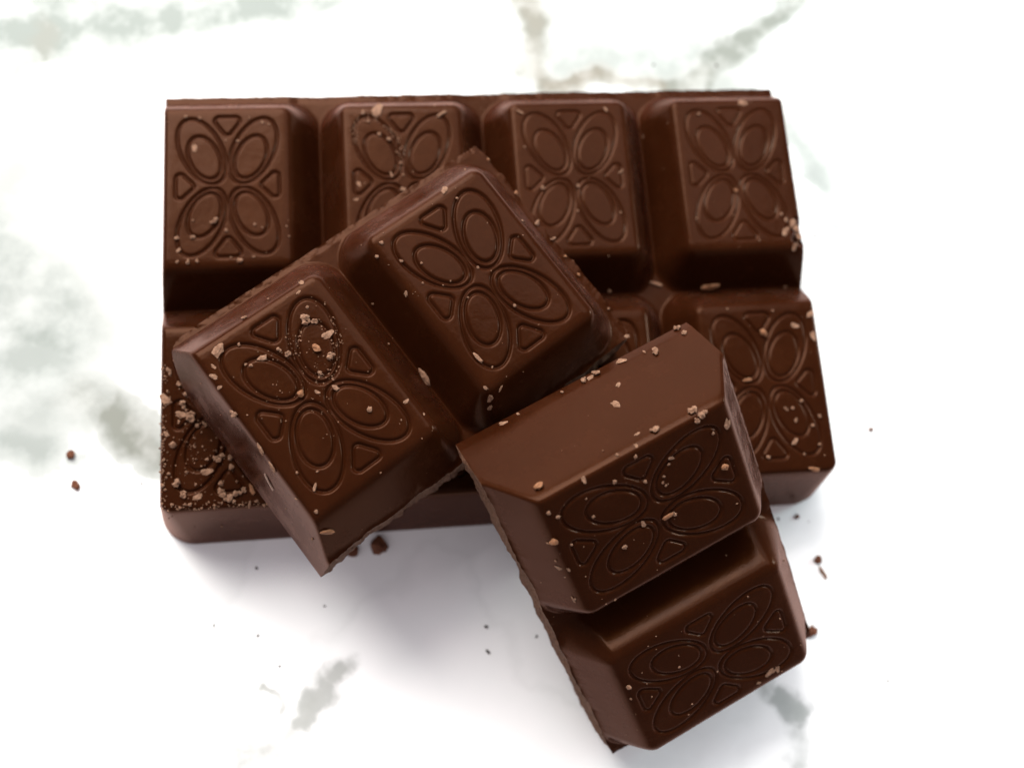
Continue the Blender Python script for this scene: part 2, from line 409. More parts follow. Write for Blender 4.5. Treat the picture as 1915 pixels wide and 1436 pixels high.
 ('B', 'Bup', -1.949, 0.281, -0.001, 0.057, 'r', None),
 ('B', 'Bup', -1.869, 0.237, -0.001, 0.057, 'r', None),
 ('B', 'Bup', -1.8, 0.262, -0.001, 0.048, 'r', None),
 ('B', 'Bleft', -1.872, -1.469, -0.036, 0.143, 'o', None),
 ('B', 'Bleft', -1.828, -1.546, -0.124, 0.057, 'r', None),
 ('B', 'Bleft', -1.701, -1.283, -0.001, 0.057, 'r', None),
 ('B', 'Bleft', -1.359, -1.552, -0.133, 0.124, 'f', None),
 ('B', 'Bleft', -1.328, -1.449, -0.024, 0.095, 'f', None),
 ('B', 'Bleft', -1.493, -1.55, -0.128, 0.057, 'r', None),
 ('B', 'Bleft', -0.765, -1.534, -0.107, 0.133, 'e', None),
 ('B', 'Bleft', -1.194, -1.532, -0.104, 0.057, 'f', None),
 ('B', 'Blow', 1.083, -1.376, -0.004, 0.114, 'r', None),
 ('B', 'Blow', 1.314, -1.41, -0.009, 0.057, 'r', None),
 ('B', 'Blow', -0.757, -1.549, -0.128, 0.124, 'e', None),
 ('B', 'Blow', -0.485, -1.025, -0.015, 0.048, 'r', None),
 ('B', 'Blow', 1.25, -0.542, -0.001, 0.057, 'r', None),
 ('B', 'Blow', 0.204, 0.893, -0.429, 0.038, 'r', None),
 ('B', 'Blow', 2.348, 0.803, -0.001, 0.19, 'f', None),
 ('B', 'Blow', 2.408, 0.554, -0.001, 0.086, 'f', None),
 ('B', 'Blow', 2.361, 0.932, -0.001, 0.133, 'f', None),
 ('table', 'table', -7.549, -2.233, 0.0, 0.21, 'b', None),
 ('table', 'table', -7.444, -2.767, 0.0, 0.21, 'b', None),
 ('table', 'table', -6.345, -2.807, 0.0, 0.057, 'd', None),
 ('table', 'table', -8.581, -3.678, 0.0, 0.048, 'd', None),
 ('table', 'table', -4.389, -4.394, 0.0, 0.076, 'd', None),
 ('table', 'table', -3.244, -5.124, 0.0, 0.057, 'd', None),
 ('table', 'table', -0.453, -5.687, 0.0, 0.095, 'd', None),
 ('table', 'table', -0.462, -6.104, 0.0, 0.124, 'de', -45),
 ('table', 'table', 0.412, -5.918, 0.0, 0.076, 'd', None),
 ('table', 'table', -4.025, -6.063, 0.0, 0.057, 'd', None),
 ('table', 'table', -5.116, -5.316, 0.0, 0.067, 'de', None),
 ('table', 'table', -4.376, -5.532, 0.0, 0.057, 'd', None),
 ('table', 'table', 5.732, -4.958, 0.0, 0.248, 'b', None),
 ('table', 'table', 5.816, -5.216, 0.0, 0.324, 'e', -60),
 ('table', 'table', 5.42, -6.209, 0.0, 0.324, 'b', None),
 ('table', 'table', 5.459, -4.143, 0.0, 0.143, 'b', None),
 ('table', 'table', 5.094, -4.159, 0.0, 0.076, 'd', None),
 ('table', 'table', 7.167, -2.585, 0.0, 0.152, 'b', None),
 ('table', 'table', 9.299, -4.775, 0.0, 0.076, 'd', None),
 ('table', 'table', 6.73, -7.171, 0.0, 0.076, 'd', None),
 ('table', 'table', 7.547, -6.618, 0.0, 0.076, 'de', None),
 ('table', 'table', 6.514, 2.438, 0.0, 0.086, 'd', None),
 ('table', 'table', 6.665, 1.412, 0.0, 0.133, 'de', None),
 ('table', 'table', 5.089, 5.233, 0.0, 0.076, 'd', None),
 ('table', 'table', 3.745, 5.263, 0.0, 0.067, 'd', None),
 ('table', 'table', -2.255, -4.152, 0.0, 0.438, 'b', None),
 ('table', 'table', -2.744, -4.212, 0.0, 0.381, 'b', None),
 ('table', 'table', 7.584, 0.945, 0.0, 0.057, 'd', None),
 ('table', 'table', 5.673, -4.246, 0.0, 0.038, 'd', None)]
VEINS_AND_SHADE= [(-9.703, 5.941, -7.139, 6.305, 0.5, 0.9, 0),
 (-7.139, 6.305, -4.888, 6.589, 0.46, 0.85, 0),
 (-4.888, 6.589, -2.557, 6.944, 0.4, 0.7, 0),
 (-9.542, 6.616, -7.655, 6.748, 0.6, 0.6, 0),
 (-8.216, 6.137, -8.321, 5.765, 0.2, 1.0, 0.3),
 (-8.321, 5.765, -8.795, 5.333, 0.16, 0.5, 0),
 (-9.494, 2.064, -8.533, 1.405, 0.6, 0.55, 0),
 (-8.533, 1.405, -7.561, 0.238, 0.6, 0.62, 0),
 (-7.561, 0.238, -8.278, -0.331, 0.7, 0.6, 0),
 (-8.278, -0.331, -9.347, -0.673, 0.8, 0.6, 0),
 (-9.25, 0.918, -8.305, 0.371, 0.8, 0.6, 0),
 (-8.669, 0.286, -7.826, -0.153, 0.5, 0.7, 0),
 (-8.612, -1.003, -7.426, -1.211, 0.6, 0.5, 0),
 (-7.429, -1.113, -6.732, -1.54, 0.36, 0.7, 0.2),
 (-6.732, -1.54, -6.033, -2.226, 0.36, 0.9, 0.35),
 (-6.033, -2.226, -4.378, -3.448, 0.34, 0.6, 0),
 (-9.118, -1.65, -8.076, -2.041, 0.44, 0.6, 0),
 (-8.076, -2.041, -7.483, -2.332, 0.22, 0.4, 0),
 (-8.704, 3.214, -8.883, 1.939, 0.5, 0.4, 0),
 (-8.816, -0.503, -7.967, -1.328, 0.6, 0.5, 0),
 (1.023, 7.184, 1.459, 6.302, 0.26, 0.8, 0.5),
 (1.459, 6.302, 1.095, 5.2, 0.3, 0.8, 0.45),
 (1.095, 5.2, 1.562, 4.855, 0.26, 0.8, 0.5),
 (1.562, 4.855, 2.577, 5.058, 0.2, 0.8, 0.6),
 (2.577, 5.058, 3.798, 4.918, 0.2, 0.6, 0.5),
 (3.798, 4.918, 4.933, 4.901, 0.24, 0.65, 0.25),
 (4.933, 4.901, 5.67, 5.702, 0.3, 0.8, 0.2),
 (5.67, 5.702, 7.217, 7.04, 0.26, 0.8, 0.2),
 (1.832, 5.434, 4.994, 5.396, 0.6, 0.38, 0),
 (1.818, 5.927, 2.446, 6.045, 0.3, 0.2, 0),
 (1.274, 6.804, 1.077, 4.958, 0.7, 0.25, 0),
 (5.67, 5.702, 6.735, 5.375, 0.4, 0.25, 0),
 (4.933, 4.901, 6.062, 3.904, 0.45, 0.35, 0),
 (6.486, 3.654, 7.029, 2.683, 0.26, 0.35, 0),  # not a vein: the bar's pale mint shadow painted into the marble
 (7.029, 2.683, 7.093, 1.628, 0.26, 0.25, 0),  # the same painted shadow, continued along the bar's right side
 (-2.883, -6.154, -3.303, -6.602, 0.11, 0.6, 0.8),
 (-3.238, -6.52, -3.577, -6.839, 0.15, 0.95, 0.8),
 (-3.577, -6.839, -4.074, -7.393, 0.12, 0.45, 0.7),
 (-4.074, -7.393, -4.342, -7.789, 0.14, 0.5, 0.4),
 (-4.43, -6.318, -4.08, -6.693, 0.04, 0.6, 1),
 (-4.947, -7.652, -4.076, -7.52, 0.18, 0.5, 0.1),
 (4.228, -6.766, 4.704, -7.262, 0.11, 0.6, 0),
 (4.704, -7.262, 4.979, -7.557, 0.15, 1.1, 0),
 (4.979, -7.557, 4.901, -8.621, 0.14, 0.45, 0),
 (2.044, -8.45, 3.065, -7.842, 0.3, 0.12, 0),
 (0.051, 6.81, 0.239, 6.311, 0.3, 0.15, 0)]

# ---------------------------------------------------------------- helpers
def tag(o, label=None, cat=None, group=None, kind=None):
    if label: o['label'] = label
    if cat: o['category'] = cat
    if group: o['group'] = group
    if kind: o['kind'] = kind
    return o

def link(name, data, parent=None):
    o = bpy.data.objects.new(name, data); COL.objects.link(o)
    if parent is not None: o.parent = parent
    return o

def np_mesh(name, verts, faces, mat, normals=None, smooth=True):
    """verts (N,3), faces (M,k) all of one size"""
    me = bpy.data.meshes.new(name); faces = np.asarray(faces); n, k = faces.shape
    me.vertices.add(len(verts)); me.vertices.foreach_set('co', np.asarray(verts, np.float32).ravel())
    me.loops.add(n * k); me.loops.foreach_set('vertex_index', faces.astype(np.int32).ravel())
    me.polygons.add(n); me.polygons.foreach_set('loop_start', np.arange(0, n * k, k, dtype=np.int32))
    me.polygons.foreach_set('use_smooth', np.full(n, smooth))
    me.update(calc_edges=True)
    me.materials.append(mat)
    if normals is not None: me.normals_split_custom_set_from_vertices(normals.tolist())
    return me

# ---------------------------------------------------------------- materials
def new_mat(name):
    m = bpy.data.materials.new(name); m.use_nodes = True
    nt = m.node_tree; return m, nt, nt.nodes['Principled BSDF']

def N(nt, typ, **kw):
    n = nt.nodes.new(typ)
    for k, v in kw.items(): setattr(n, k, v)
    return n

def noise(nt, vec, scale, detail=3, rough=.55):
    n = N(nt, 'ShaderNodeTexNoise'); n.inputs['Scale'].default_value = scale; n.inputs['Detail'].default_value = detail
    n.inputs['Roughness'].default_value = rough; nt.links.new(vec, n.inputs['Vector']); return n

def ramp(nt, fac, stops):
    r = N(nt, 'ShaderNodeValToRGB'); e = r.color_ramp.elements
    while len(e) < len(stops): e.new(0.5)
    for el, (p, c) in zip(e, stops): el.position = p; el.color = (*c, 1) if len(c) == 3 else c
    nt.links.new(fac, r.inputs['Fac']); return r

def chocolate_mat():
    m, nt, b = new_mat('milk_chocolate'); L = nt.links
    tc = N(nt, 'ShaderNodeTexCoord'); v = tc.outputs['Object']
    n1 = noise(nt, v, 0.8, 4); c = ramp(nt, n1.outputs['Fac'], [(.3, (.0145, .0036, .0011)), (.7, (.0200, .0052, .0017))])
    n4 = noise(nt, v, 2.6, 7, .72)                      # patches of bloom and rubbed wax
    bl = ramp(nt, n4.outputs['Fac'], [(.56, (0, 0, 0)), (.82, (.06, .06, .06))])
    mx = N(nt, 'ShaderNodeMix', data_type='RGBA'); L.new(bl.outputs[0], mx.inputs['Factor']); L.new(c.outputs[0], mx.inputs['A']); mx.inputs['B'].default_value = (.075, .036, .021, 1)
    L.new(mx.outputs['Result'], b.inputs['Base Color'])
    n2 = noise(nt, v, 1.6, 6, .65); r = ramp(nt, n2.outputs['Fac'], [(.34, (.17,) * 3), (.70, (.34,) * 3)])
    L.new(r.outputs[0], b.inputs['Roughness'])
    # fine grain, pin holes and short rubs
    n3 = noise(nt, v, 24, 4, .6)
    vo = N(nt, 'ShaderNodeTexVoronoi'); vo.inputs['Scale'].default_value = 4.5; L.new(v, vo.inputs['Vector'])
    pit = ramp(nt, vo.outputs['Distance'], [(.02, (.3, .3, .3)), (.05, (1, 1, 1))])
    mp = N(nt, 'ShaderNodeMapping'); mp.inputs['Scale'].default_value = (3, 38, 3); mp.inputs['Rotation'].default_value = (0, 0, .5); L.new(v, mp.inputs['Vector'])
    sc = noise(nt, mp.outputs[0], 1.0, 2, .5); scr = ramp(nt, sc.outputs['Fac'], [(.68, (1, 1, 1)), (.74, (.75, .75, .75))])
    add = N(nt, 'ShaderNodeMath', operation='MULTIPLY_ADD'); L.new(n3.outputs['Fac'], add.inputs[0]); add.inputs[1].default_value = .5; L.new(pit.outputs[0], add.inputs[2])
    add2 = N(nt, 'ShaderNodeMath', operation='MULTIPLY_ADD'); L.new(scr.outputs[0], add2.inputs[0]); add2.inputs[1].default_value = .14; L.new(add.outputs[0], add2.inputs[2])
    bp = N(nt, 'ShaderNodeBump'); bp.inputs['Strength'].default_value = .16; bp.inputs['Distance'].default_value = .02
    L.new(add2.outputs[0], bp.inputs['Height']); L.new(bp.outputs[0], b.inputs['Normal'])
    b.inputs['Specular IOR Level'].default_value = 0
    b.inputs['Subsurface Weight'].default_value = .2; b.inputs['Subsurface Radius'].default_value = (1, .36, .14); b.inputs['Subsurface Scale'].default_value = .07
    # cocoa butter gloss: warm reflection over the body
    gl = N(nt, 'ShaderNodeBsdfAnisotropic'); gl.inputs['Color'].default_value = (1.0, .50, .31, 1)
    L.new(r.outputs[0], gl.inputs['Roughness']); L.new(bp.outputs[0], gl.inputs['Normal'])
    lw = N(nt, 'ShaderNodeLayerWeight'); lw.inputs['Blend'].default_value = .5
    pw = N(nt, 'ShaderNodeMath', operation='POWER'); L.new(lw.outputs['Facing'], pw.inputs[0]); pw.inputs[1].default_value = 3.5
    cap = N(nt, 'ShaderNodeMath', operation='MULTIPLY_ADD'); L.new(pw.outputs[0], cap.inputs[0]); cap.inputs[1].default_value = .30; cap.inputs[2].default_value = .0055
    tint = ramp(nt, lw.outputs['Facing'], [(.12, (1.0, .38, .11)), (.52, (1.0, .52, .40)), (.74, (1.0, .66, .58))]); L.new(tint.outputs[0], gl.inputs['Color'])
    ms = N(nt, 'ShaderNodeMixShader'); L.new(cap.outputs[0], ms.inputs[0]); L.new(b.outputs[0], ms.inputs[1]); L.new(gl.outputs[0], ms.inputs[2])
    g2 = N(nt, 'ShaderNodeBsdfAnisotropic'); g2.inputs['Color'].default_value = (1.0, .97, 1.0, 1); g2.inputs['Roughness'].default_value = .12; L.new(bp.outputs[0], g2.inputs['Normal'])
    m2 = N(nt, 'ShaderNodeMixShader'); m2.inputs[0].default_value = .0018; L.new(ms.outputs[0], m2.inputs[1]); L.new(g2.outputs[0], m2.inputs[2])
    L.new(m2.outputs[0], nt.nodes['Material Output'].inputs['Surface'])
    return m

def rough_mat(name, c0, c1, scale, bump, rough=.8, sss=.1):
    m, nt, b = new_mat(name); L = nt.links
    tc = N(nt, 'ShaderNodeTexCoord'); v = tc.outputs['Object']
    n1 = noise(nt, v, scale, 5, .65); c = ramp(nt, n1.outputs['Fac'], [(.32, c0), (.68, c1)]); L.new(c.outputs[0], b.inputs['Base Color'])
    bp = N(nt, 'ShaderNodeBump'); bp.inputs['Strength'].default_value = bump; bp.inputs['Distance'].default_value = .04
    n2 = noise(nt, v, scale * 2.5, 5, .7); L.new(n2.outputs['Fac'], bp.inputs['Height']); L.new(bp.outputs[0], b.inputs['Normal'])
    b.inputs['Roughness'].default_value = rough; b.inputs['Specular IOR Level'].default_value = .15; b.inputs['Subsurface Weight'].default_value = sss
    b.inputs['Subsurface Radius'].default_value = (1, .5, .3); b.inputs['Subsurface Scale'].default_value = .05
    return m

CHOC = chocolate_mat()
FRACT = rough_mat('broken_chocolate', (.050, .019, .009), (.20, .10, .058), 22, 1.0, .7)
PALE = rough_mat('pale_crumb', (.10, .050, .028), (.26, .150, .095), 4, .5, .75)
ORANGE = rough_mat('warm_crumb', (.14, .060, .026), (.24, .115, .058), 3, .5, .6)
BROWN = rough_mat('brown_crumb', (.075, .024, .011), (.16, .062, .030), 3, .6, .6)
DARK = rough_mat('dark_speck', (.04, .033, .03), (.08, .066, .056), 3, .4, .7, 0)
SLIVER = rough_mat('pale_shaving', (.24, .16, .12), (.34, .24, .19), 3, .3, .6)

def marble_mat():
    m, nt, b = new_mat('veined_white_marble'); L = nt.links
    geo = N(nt, 'ShaderNodeTexCoord'); P = geo.outputs['Object']
    def vm(op, a, bb=None, idx=0):
        n = N(nt, 'ShaderNodeVectorMath', operation=op)
        L.new(a, n.inputs[0])
        if bb is not None:
            if isinstance(bb, tuple): n.inputs[1].default_value = bb
            else: L.new(bb, n.inputs[1])
        return n
    def mth(op, a, bb=None, clamp=False):
        n = N(nt, 'ShaderNodeMath', operation=op, use_clamp=clamp)
        for s, q in ((0, a), (1, bb)):
            if q is None: continue
            if isinstance(q, (int, float)): n.inputs[s].default_value = q
            else: L.new(q, n.inputs[s])
        return n.outputs[0]
    # wander the veins so that they are not straight
    w1 = noise(nt, P, .7, 3, .5); w2 = noise(nt, P, 3.0, 4, .6)
    d1 = vm('SUBTRACT', w1.outputs['Color'], (.5, .5, .5)); d1s = vm('MULTIPLY', d1.outputs[0], (1.15, 1.15, 0))
    d2 = vm('SUBTRACT', w2.outputs['Color'], (.5, .5, .5)); d2s = vm('MULTIPLY', d2.outputs[0], (.34, .34, 0))
    q = vm('ADD', vm('ADD', P, d1s.outputs[0]).outputs[0], d2s.outputs[0]).outputs[0]
    tot = None; brown = None
    for (x0, y0, x1, y1, w, s, t) in VEINS_AND_SHADE:
        pa = vm('SUBTRACT', q, (x0, y0, 0)); bx, by = x1 - x0, y1 - y0; l2 = bx * bx + by * by
        dt = vm('DOT_PRODUCT', pa.outputs[0], (bx / l2, by / l2, 0))
        h = mth('MINIMUM', mth('MAXIMUM', dt.outputs['Value'], 0.0), 1.0)
        sc = N(nt, 'ShaderNodeVectorMath', operation='SCALE'); sc.inputs[0].default_value = (bx, by, 0); L.new(h, sc.inputs['Scale'])
        df = vm('SUBTRACT', pa.outputs[0], sc.outputs[0]); flat = vm('MULTIPLY', df.outputs[0], (1, 1, 0))
        ln = vm('LENGTH', flat.outputs[0])
        mr = N(nt, 'ShaderNodeMapRange', interpolation_type='SMOOTHERSTEP'); L.new(ln.outputs['Value'], mr.inputs['Value'])
        mr.inputs['From Min'].default_value = 0; mr.inputs['From Max'].default_value = w * (2.0 if y0 > -4 else 3.4); mr.inputs['To Min'].default_value = min(1.0, s * (.32 if y0 < -4 else 1.0 if y0 < 3.6 else 1.35)); mr.inputs['To Max'].default_value = 0
        o = mr.outputs[0]
        tot = o if tot is None else mth('MAXIMUM', tot, o)
        if t > 0:
            ob = mth('MULTIPLY', o, t * .8 / max(.2, min(1.0, s * .8))); brown = ob if brown is None else mth('MAXIMUM', brown, ob)
    # broken density inside the veins
    w3 = noise(nt, P, 1.4, 4, .55); dens = ramp(nt, w3.outputs['Fac'], [(.34, (.5,) * 3), (.60, (1.2,) * 3)])
    tot = mth('MULTIPLY', tot, dens.outputs[0], True)
    # faint veining everywhere else, so the slab goes on beyond the frame
    w4 = noise(nt, q, .16, 4, .5); r4 = N(nt, 'ShaderNodeMath', operation='SUBTRACT'); L.new(w4.outputs['Fac'], r4.inputs[0]); r4.inputs[1].default_value = .5
    ab = mth('ABSOLUTE', r4.outputs[0]); far = N(nt, 'ShaderNodeMapRange'); L.new(ab, far.inputs['Value'])
    far.inputs['From Max'].default_value = .02; far.inputs['To Min'].default_value = .02; far.inputs['To Max'].default_value = 0
    tot2 = ramp(nt, mth('MAXIMUM', tot, far.outputs[0]), [(0, (0, 0, 0)), (.20, (.66,) * 3), (1, (1, 1, 1))]).outputs[0]
    base = ramp(nt, w1.outputs['Fac'], [(.3, (.835, .875, .86)), (.7, (.88, .90, .89))])
    vein = N(nt, 'ShaderNodeMix', data_type='RGBA'); vein.inputs['A'].default_value = (.135, .17, .15, 1); vein.inputs['B'].default_value = (.15, .135, .095, 1)
    L.new(mth('MULTIPLY', brown, 1.1, True), vein.inputs['Factor'])
    mx = N(nt, 'ShaderNodeMix', data_type='RGBA'); L.new(mth('MULTIPLY', tot2, .95, True), mx.inputs['Factor'])
    L.new(base.outputs[0], mx.inputs['A']); L.new(vein.outputs['Result'], mx.inputs['B']); L.new(mx.outputs['Result'], b.inputs['Base Color'])
    b.inputs['Roughness'].default_value = .5; b.inputs['Specular IOR Level'].default_value = .3
    return m
MARBLE = marble_mat()

# ---------------------------------------------------------------- the marble
bm = bmesh.new(); bmesh.ops.create_cube(bm, size=1.0); bmesh.ops.scale(bm, vec=(90, 70, 3), verts=bm.verts)
bmesh.ops.translate(bm, vec=(0, 0, -1.5), verts=bm.verts)
bmesh.ops.bevel(bm, geom=bm.edges[:], offset=.2, segments=3, affect='EDGES')
me = bpy.data.meshes.new('marble_worktop'); bm.to_mesh(me); bm.free(); me.materials.append(MARBLE)
tag(link('marble_worktop', me), 'white marble worktop with grey green veins under the chocolate', None, None, 'structure')

# ---------------------------------------------------------------- chocolate pieces
STEP = 0.0155
def build_piece(P, name, matrix, label, group):
    root = bpy.data.objects.new(name, None); COL.objects.link(root); root.empty_display_size = .5
    root.matrix_world = matrix @ Matrix.Translation((0, 0, -TH))
    tag(root, label, 'chocolate', group)
    nx = int((P.x1 - P.x0) / STEP) + 1; ny = int((P.y1 - P.y0) / STEP) + 1
    gx, gy = np.meshgrid(np.linspace(P.x0, P.x1, nx), np.linspace(P.y0, P.y1, ny), indexing='ij')
    x, y = gx.copy(), gy.copy()
    # rounded plan corner where two moulded sides meet
    r = 0.16 + MTOP - MOUT
    for sx, kx in ((-1, P.left), (1, P.right)):
        for sy, ky in ((-1, P.front), (1, P.back)):
            if (kx != 'm' or ky != 'm') and not (P.roundcorner and sx < 0 and sy > 0): continue
            cx = (P.x1 if sx > 0 else P.x0) - sx * r; cy = (P.y1 if sy > 0 else P.y0) - sy * r
            u = (gx - cx) * sx / r; v = (gy - cy) * sy / r
            k = (u > 0) & (v > 0); u, v = np.clip(u, 0, 1), np.clip(v, 0, 1)
            x = np.where(k, cx + sx * r * u * np.sqrt(1 - v * v / 2), x); y = np.where(k, cy + sy * r * v * np.sqrt(1 - u * u / 2), y)
    # ragged outline where the chocolate was snapped
    def jag(t, seed): return P.jags[seed_key[seed]] * (1.2 * fbm(t * 1.3, t * 0 + .5, P.seed + seed, 3) + .9 * fbm(t * 6, t * 0 + .5, P.seed + seed + 3, 4))
    seed_key = {50: 'l', 60: 'r', 70: 'f', 80: 'k'}
    W_ = lambda d: np.clip(1 - d / .22, 0, 1) ** 2
    x0, y0_ = x.copy(), y.copy()
    if P.left == 'b': x = x + W_(x0 - P.x0) * jag(y0_, 50)
    if P.right == 'b': x = x + W_(P.x1 - x0) * jag(y0_, 60)
    if P.front == 'b': y = y + W_(y0_ - P.y0) * jag(x0, 70)
    if P.back == 'b': y = y + W_(P.y1 - y0_) * jag(x0, 80)
    z = P.height(x, y)
    edge = np.zeros_like(z)
    for side, d in ((P.left, x0 - P.x0), (P.right, P.x1 - x0), (P.front, y0_ - P.y0), (P.back, P.y1 - y0_)):
        if side == 'b': edge = np.maximum(edge, W_(d))
    z = z + edge * .03 * fbm(x * 5, y * 5, P.seed + 90, 4)
    if P.left == 'm': z[0, :] = -TH
    if P.right == 'm': z[-1, :] = -TH
    if P.front == 'm': z[:, 0] = -TH
    if P.back == 'm': z[:, -1] = -TH
    z = np.maximum(z, -TH)
    V = np.stack([x, y, z + TH], -1)
    # smooth normals of the whole sheet, kept when it is cut into parts
    du = np.gradient(V, axis=0); dv = np.gradient(V, axis=1); nm = np.cross(du, dv); nm /= np.linalg.norm(nm, axis=-1, keepdims=True) + 1e-12
    V = V.reshape(-1, 3); NM = nm.reshape(-1, 3)
    idx = np.arange(nx * ny).reshape(nx, ny)
    F = np.stack([idx[:-1, :-1], idx[1:, :-1], idx[1:, 1:], idx[:-1, 1:]], -1).reshape(-1, 4)
    fx = (gx[:-1, :-1] + STEP / 2).ravel(); fy = (gy[:-1, :-1] + STEP / 2).ravel()
    i, j, ux, uy = P.cell(fx, fy); i = np.clip(i, 0, P.nx - 1); j = np.clip(j, 0, P.ny - 1)
    cid = np.zeros(len(fx), int)
    mot = motif(ux, uy)
    inside = (np.abs(ux) < HX) & (np.abs(uy) < HY)
    for k, (kind, f, d) in enumerate(mot):
        cid = np.where(inside & (f < 0) & ((cid == 0) | (kind == 'petal_oval')), k + 1, cid)
    for ci in range(P.nx):
        for cj in range(P.ny):
            sel = (i == ci) & (j == cj); seg = None
            for k in range(len(mot) + 1):
                fs = F[sel & (cid == k)]
                if not len(fs): continue
                uq, inv = np.unique(fs, return_inverse=True)
                nmn = 'segment' if k == 0 else mot[k - 1][0]
                me = np_mesh(nmn, V[uq], inv.reshape(-1, 4), CHOC, NM[uq])
                if k == 0: seg = link('segment', me, root)
                else: link(nmn, me, seg)
    # snapped faces
    rim = {}
    for side, kind, line, out in (('l', P.left, idx[0, :], (-1, 0)), ('r', P.right, idx[-1, :], (1, 0)), ('f', P.front, idx[:, 0], (0, -1)), ('k', P.back, idx[:, -1], (0, 1))):
        top = V[line]
        if kind != 'b': rim[side] = top; continue
        K = 16; rows = []
        t = top[:, 0] * abs(out[1]) + top[:, 1] * abs(out[0]); L_ = np.abs(t - t[0]); endf = np.clip(np.minimum(L_, L_[-1] - L_) / .12, 0, 1)
        for k in range(K + 1):
            a = k / K; zz = top[:, 2] * (1 - a)
            off = (0.05 * fbm(t * 1.3, zz * 1.6, P.seed + 7, 3) + .05 * fbm(t * 9, zz * 9, P.seed + 9, 5)) * min(1, a * 5) * P.rough[side] + P.flare * P.rough[side] * math.sin(min(1, a * 1.6) * math.pi / 2)
            off = off * endf
            rows.append(np.stack([top[:, 0] + out[0] * off, top[:, 1] + out[1] * off, zz], -1))
        n = len(line); vv = np.concatenate(rows); q = np.arange((K + 1) * n).reshape(K + 1, n)
        ff = np.stack([q[:-1, :-1], q[1:, :-1], q[1:, 1:], q[:-1, 1:]], -1).reshape(-1, 4)
        if side in 'lk': ff = ff[:, ::-1]
        ff = ff[:, ::-1]
        link('broken_edge', np_mesh('broken_edge', vv, ff, FRACT), root)
        rim[side] = rows[-1]
    loop = np.concatenate([rim['f'], rim['r'][1:], rim['k'][::-1][1:], rim['l'][::-1][1:-1]]); loop = loop[::6].copy(); loop[:, 2] = .004
    me = bpy.data.meshes.new('underside'); me.from_pydata([tuple(p) for p in loop], [], [list(range(len(loop)))[::-1]]); me.materials.append(CHOC)
    link('underside', me, root)
    return root

BAR.flare, TOPA.flare, LEAN.flare = 0.0, 0.0, 0.035
M_BAR = Matrix.Translation((0, 0, TH + .004))
M_A = Matrix(((.8272, -.5601, .0438, -1.6705), (.5599, .8284, .0191, -1.3347), (-.0470, .0087, .9989, 3.7002), (0, 0, 0, 1)))
M_B = Matrix(((.36807, .90878, .1966, 2.2869), (-.73202, .41359, -.54137, -5.2721), (-.5733, .05535, .81747, 3.2054), (0, 0, 0, 1)))
PM = {'bar': (BAR, M_BAR), 'A': (TOPA, M_A), 'B': (LEAN, M_B)}
build_piece(BAR, 'chocolate_bar', M_BAR, 'large milk chocolate bar of eight segments lying flat on the marble', None)
build_piece(TOPA, 'chocolate_piece', M_A, 'two segment chocolate piece lying flat across the middle of the large bar', 'snapped off two segment pieces')
build_piece(LEAN, 'chocolate_piece', M_B, 'two segment chocolate piece leaning from the bar down onto the marble', 'snapped off two segment pieces')

# ---------------------------------------------------------------- crumbs
rnd = random.Random(5)
def lump(seed, stretch=(1, 1, 1), sub=2, rough=.38):
    bm = bmesh.new(); bmesh.ops.create_icosphere(bm, subdivisions=sub, radius=.5)
    r_ = random.Random(seed); ph = [r_.uniform(0, 50) for _ in range(3)]
    for v in bm.verts:
        c = v.co.copy()
        n = float(fbm(c.x * 2.6 + ph[0], c.y * 2.6 + c.z * 1.9 + ph[1], seed, 3)) + .6 * float(fbm(c.z * 5 + ph[2], c.x * 5 - c.y * 3, seed + 7, 2))
        v.co = Vector((c.x * stretch[0], c.y * stretch[1], c.z * stretch[2])) * (1 + rough * 2.0 * n)
    return bm

def lump_mesh(name, mat, seed, stretch=(1, 1, 1), parts=1, sub=2, rough=.38):
    r_ = random.Random(seed * 7 + 1)
    out = bmesh.new()
    for k in range(parts):
        b = lump(seed + 11 * k, stretch, sub, rough)
        if parts > 1:
            s = r_.uniform(.35, .62); a = r_.uniform(0, 6.28); d = r_.uniform(.12, .36)
            for v in b.verts: v.co = Vector((v.co.x * s + d * math.cos(a), v.co.y * s + d * math.sin(a), v.co.z * s))
        tmp = bpy.data.meshes.new('t'); b.to_mesh(tmp); b.free(); out.from_mesh(tmp); bpy.data.meshes.remove(tmp)
    me = bpy.data.meshes.new(name); out.to_mesh(me); out.free(); me.materials.append(mat)
    me.polygons.foreach_set('use_smooth', [False] * len(me.polygons))
    return me
V_ = 5
LIB = {
 'r': [lump_mesh('crumb', PALE, 100 + k, (1, .85, .7)) for k in range(V_)],
 'f': [lump_mesh('flake', PALE, 200 + k, (1.1, .72, .17), rough=.5) for k in range(V_)],
 'e': [lump_mesh('sliver', PALE, 300 + k, (1.15, .34, .22), rough=.4) for k in range(V_)],
 'es': [lump_mesh('sliver', SLIVER, 340 + k, (1.2, .13, .10), rough=.3) for k in range(V_)],
 'eo': [lump_mesh('sliver', ORANGE, 360 + k, (1.15, .42, .28), rough=.35) for k in range(V_)],
 'o': [lump_mesh('crumb', ORANGE, 400 + k, (1, .85, .75), rough=.3) for k in range(V_)],
 'c': [lump_mesh('crumb_clump', PALE, 500 + 60 * k, (1, .9, .75), parts=5, sub=1, rough=.45) for k in range(V_)],
 'b': [lump_mesh('crumb', BROWN, 900 + k, (1, .8, .55), rough=.34) for k in range(V_)],
 'd': [lump_mesh('speck', DARK, 950 + k, (1, .7, .4)) for k in range(V_)],
 'de': [lump_mesh('speck', DARK, 980 + k, (1.2, .45, .3)) for k in range(V_)],
}
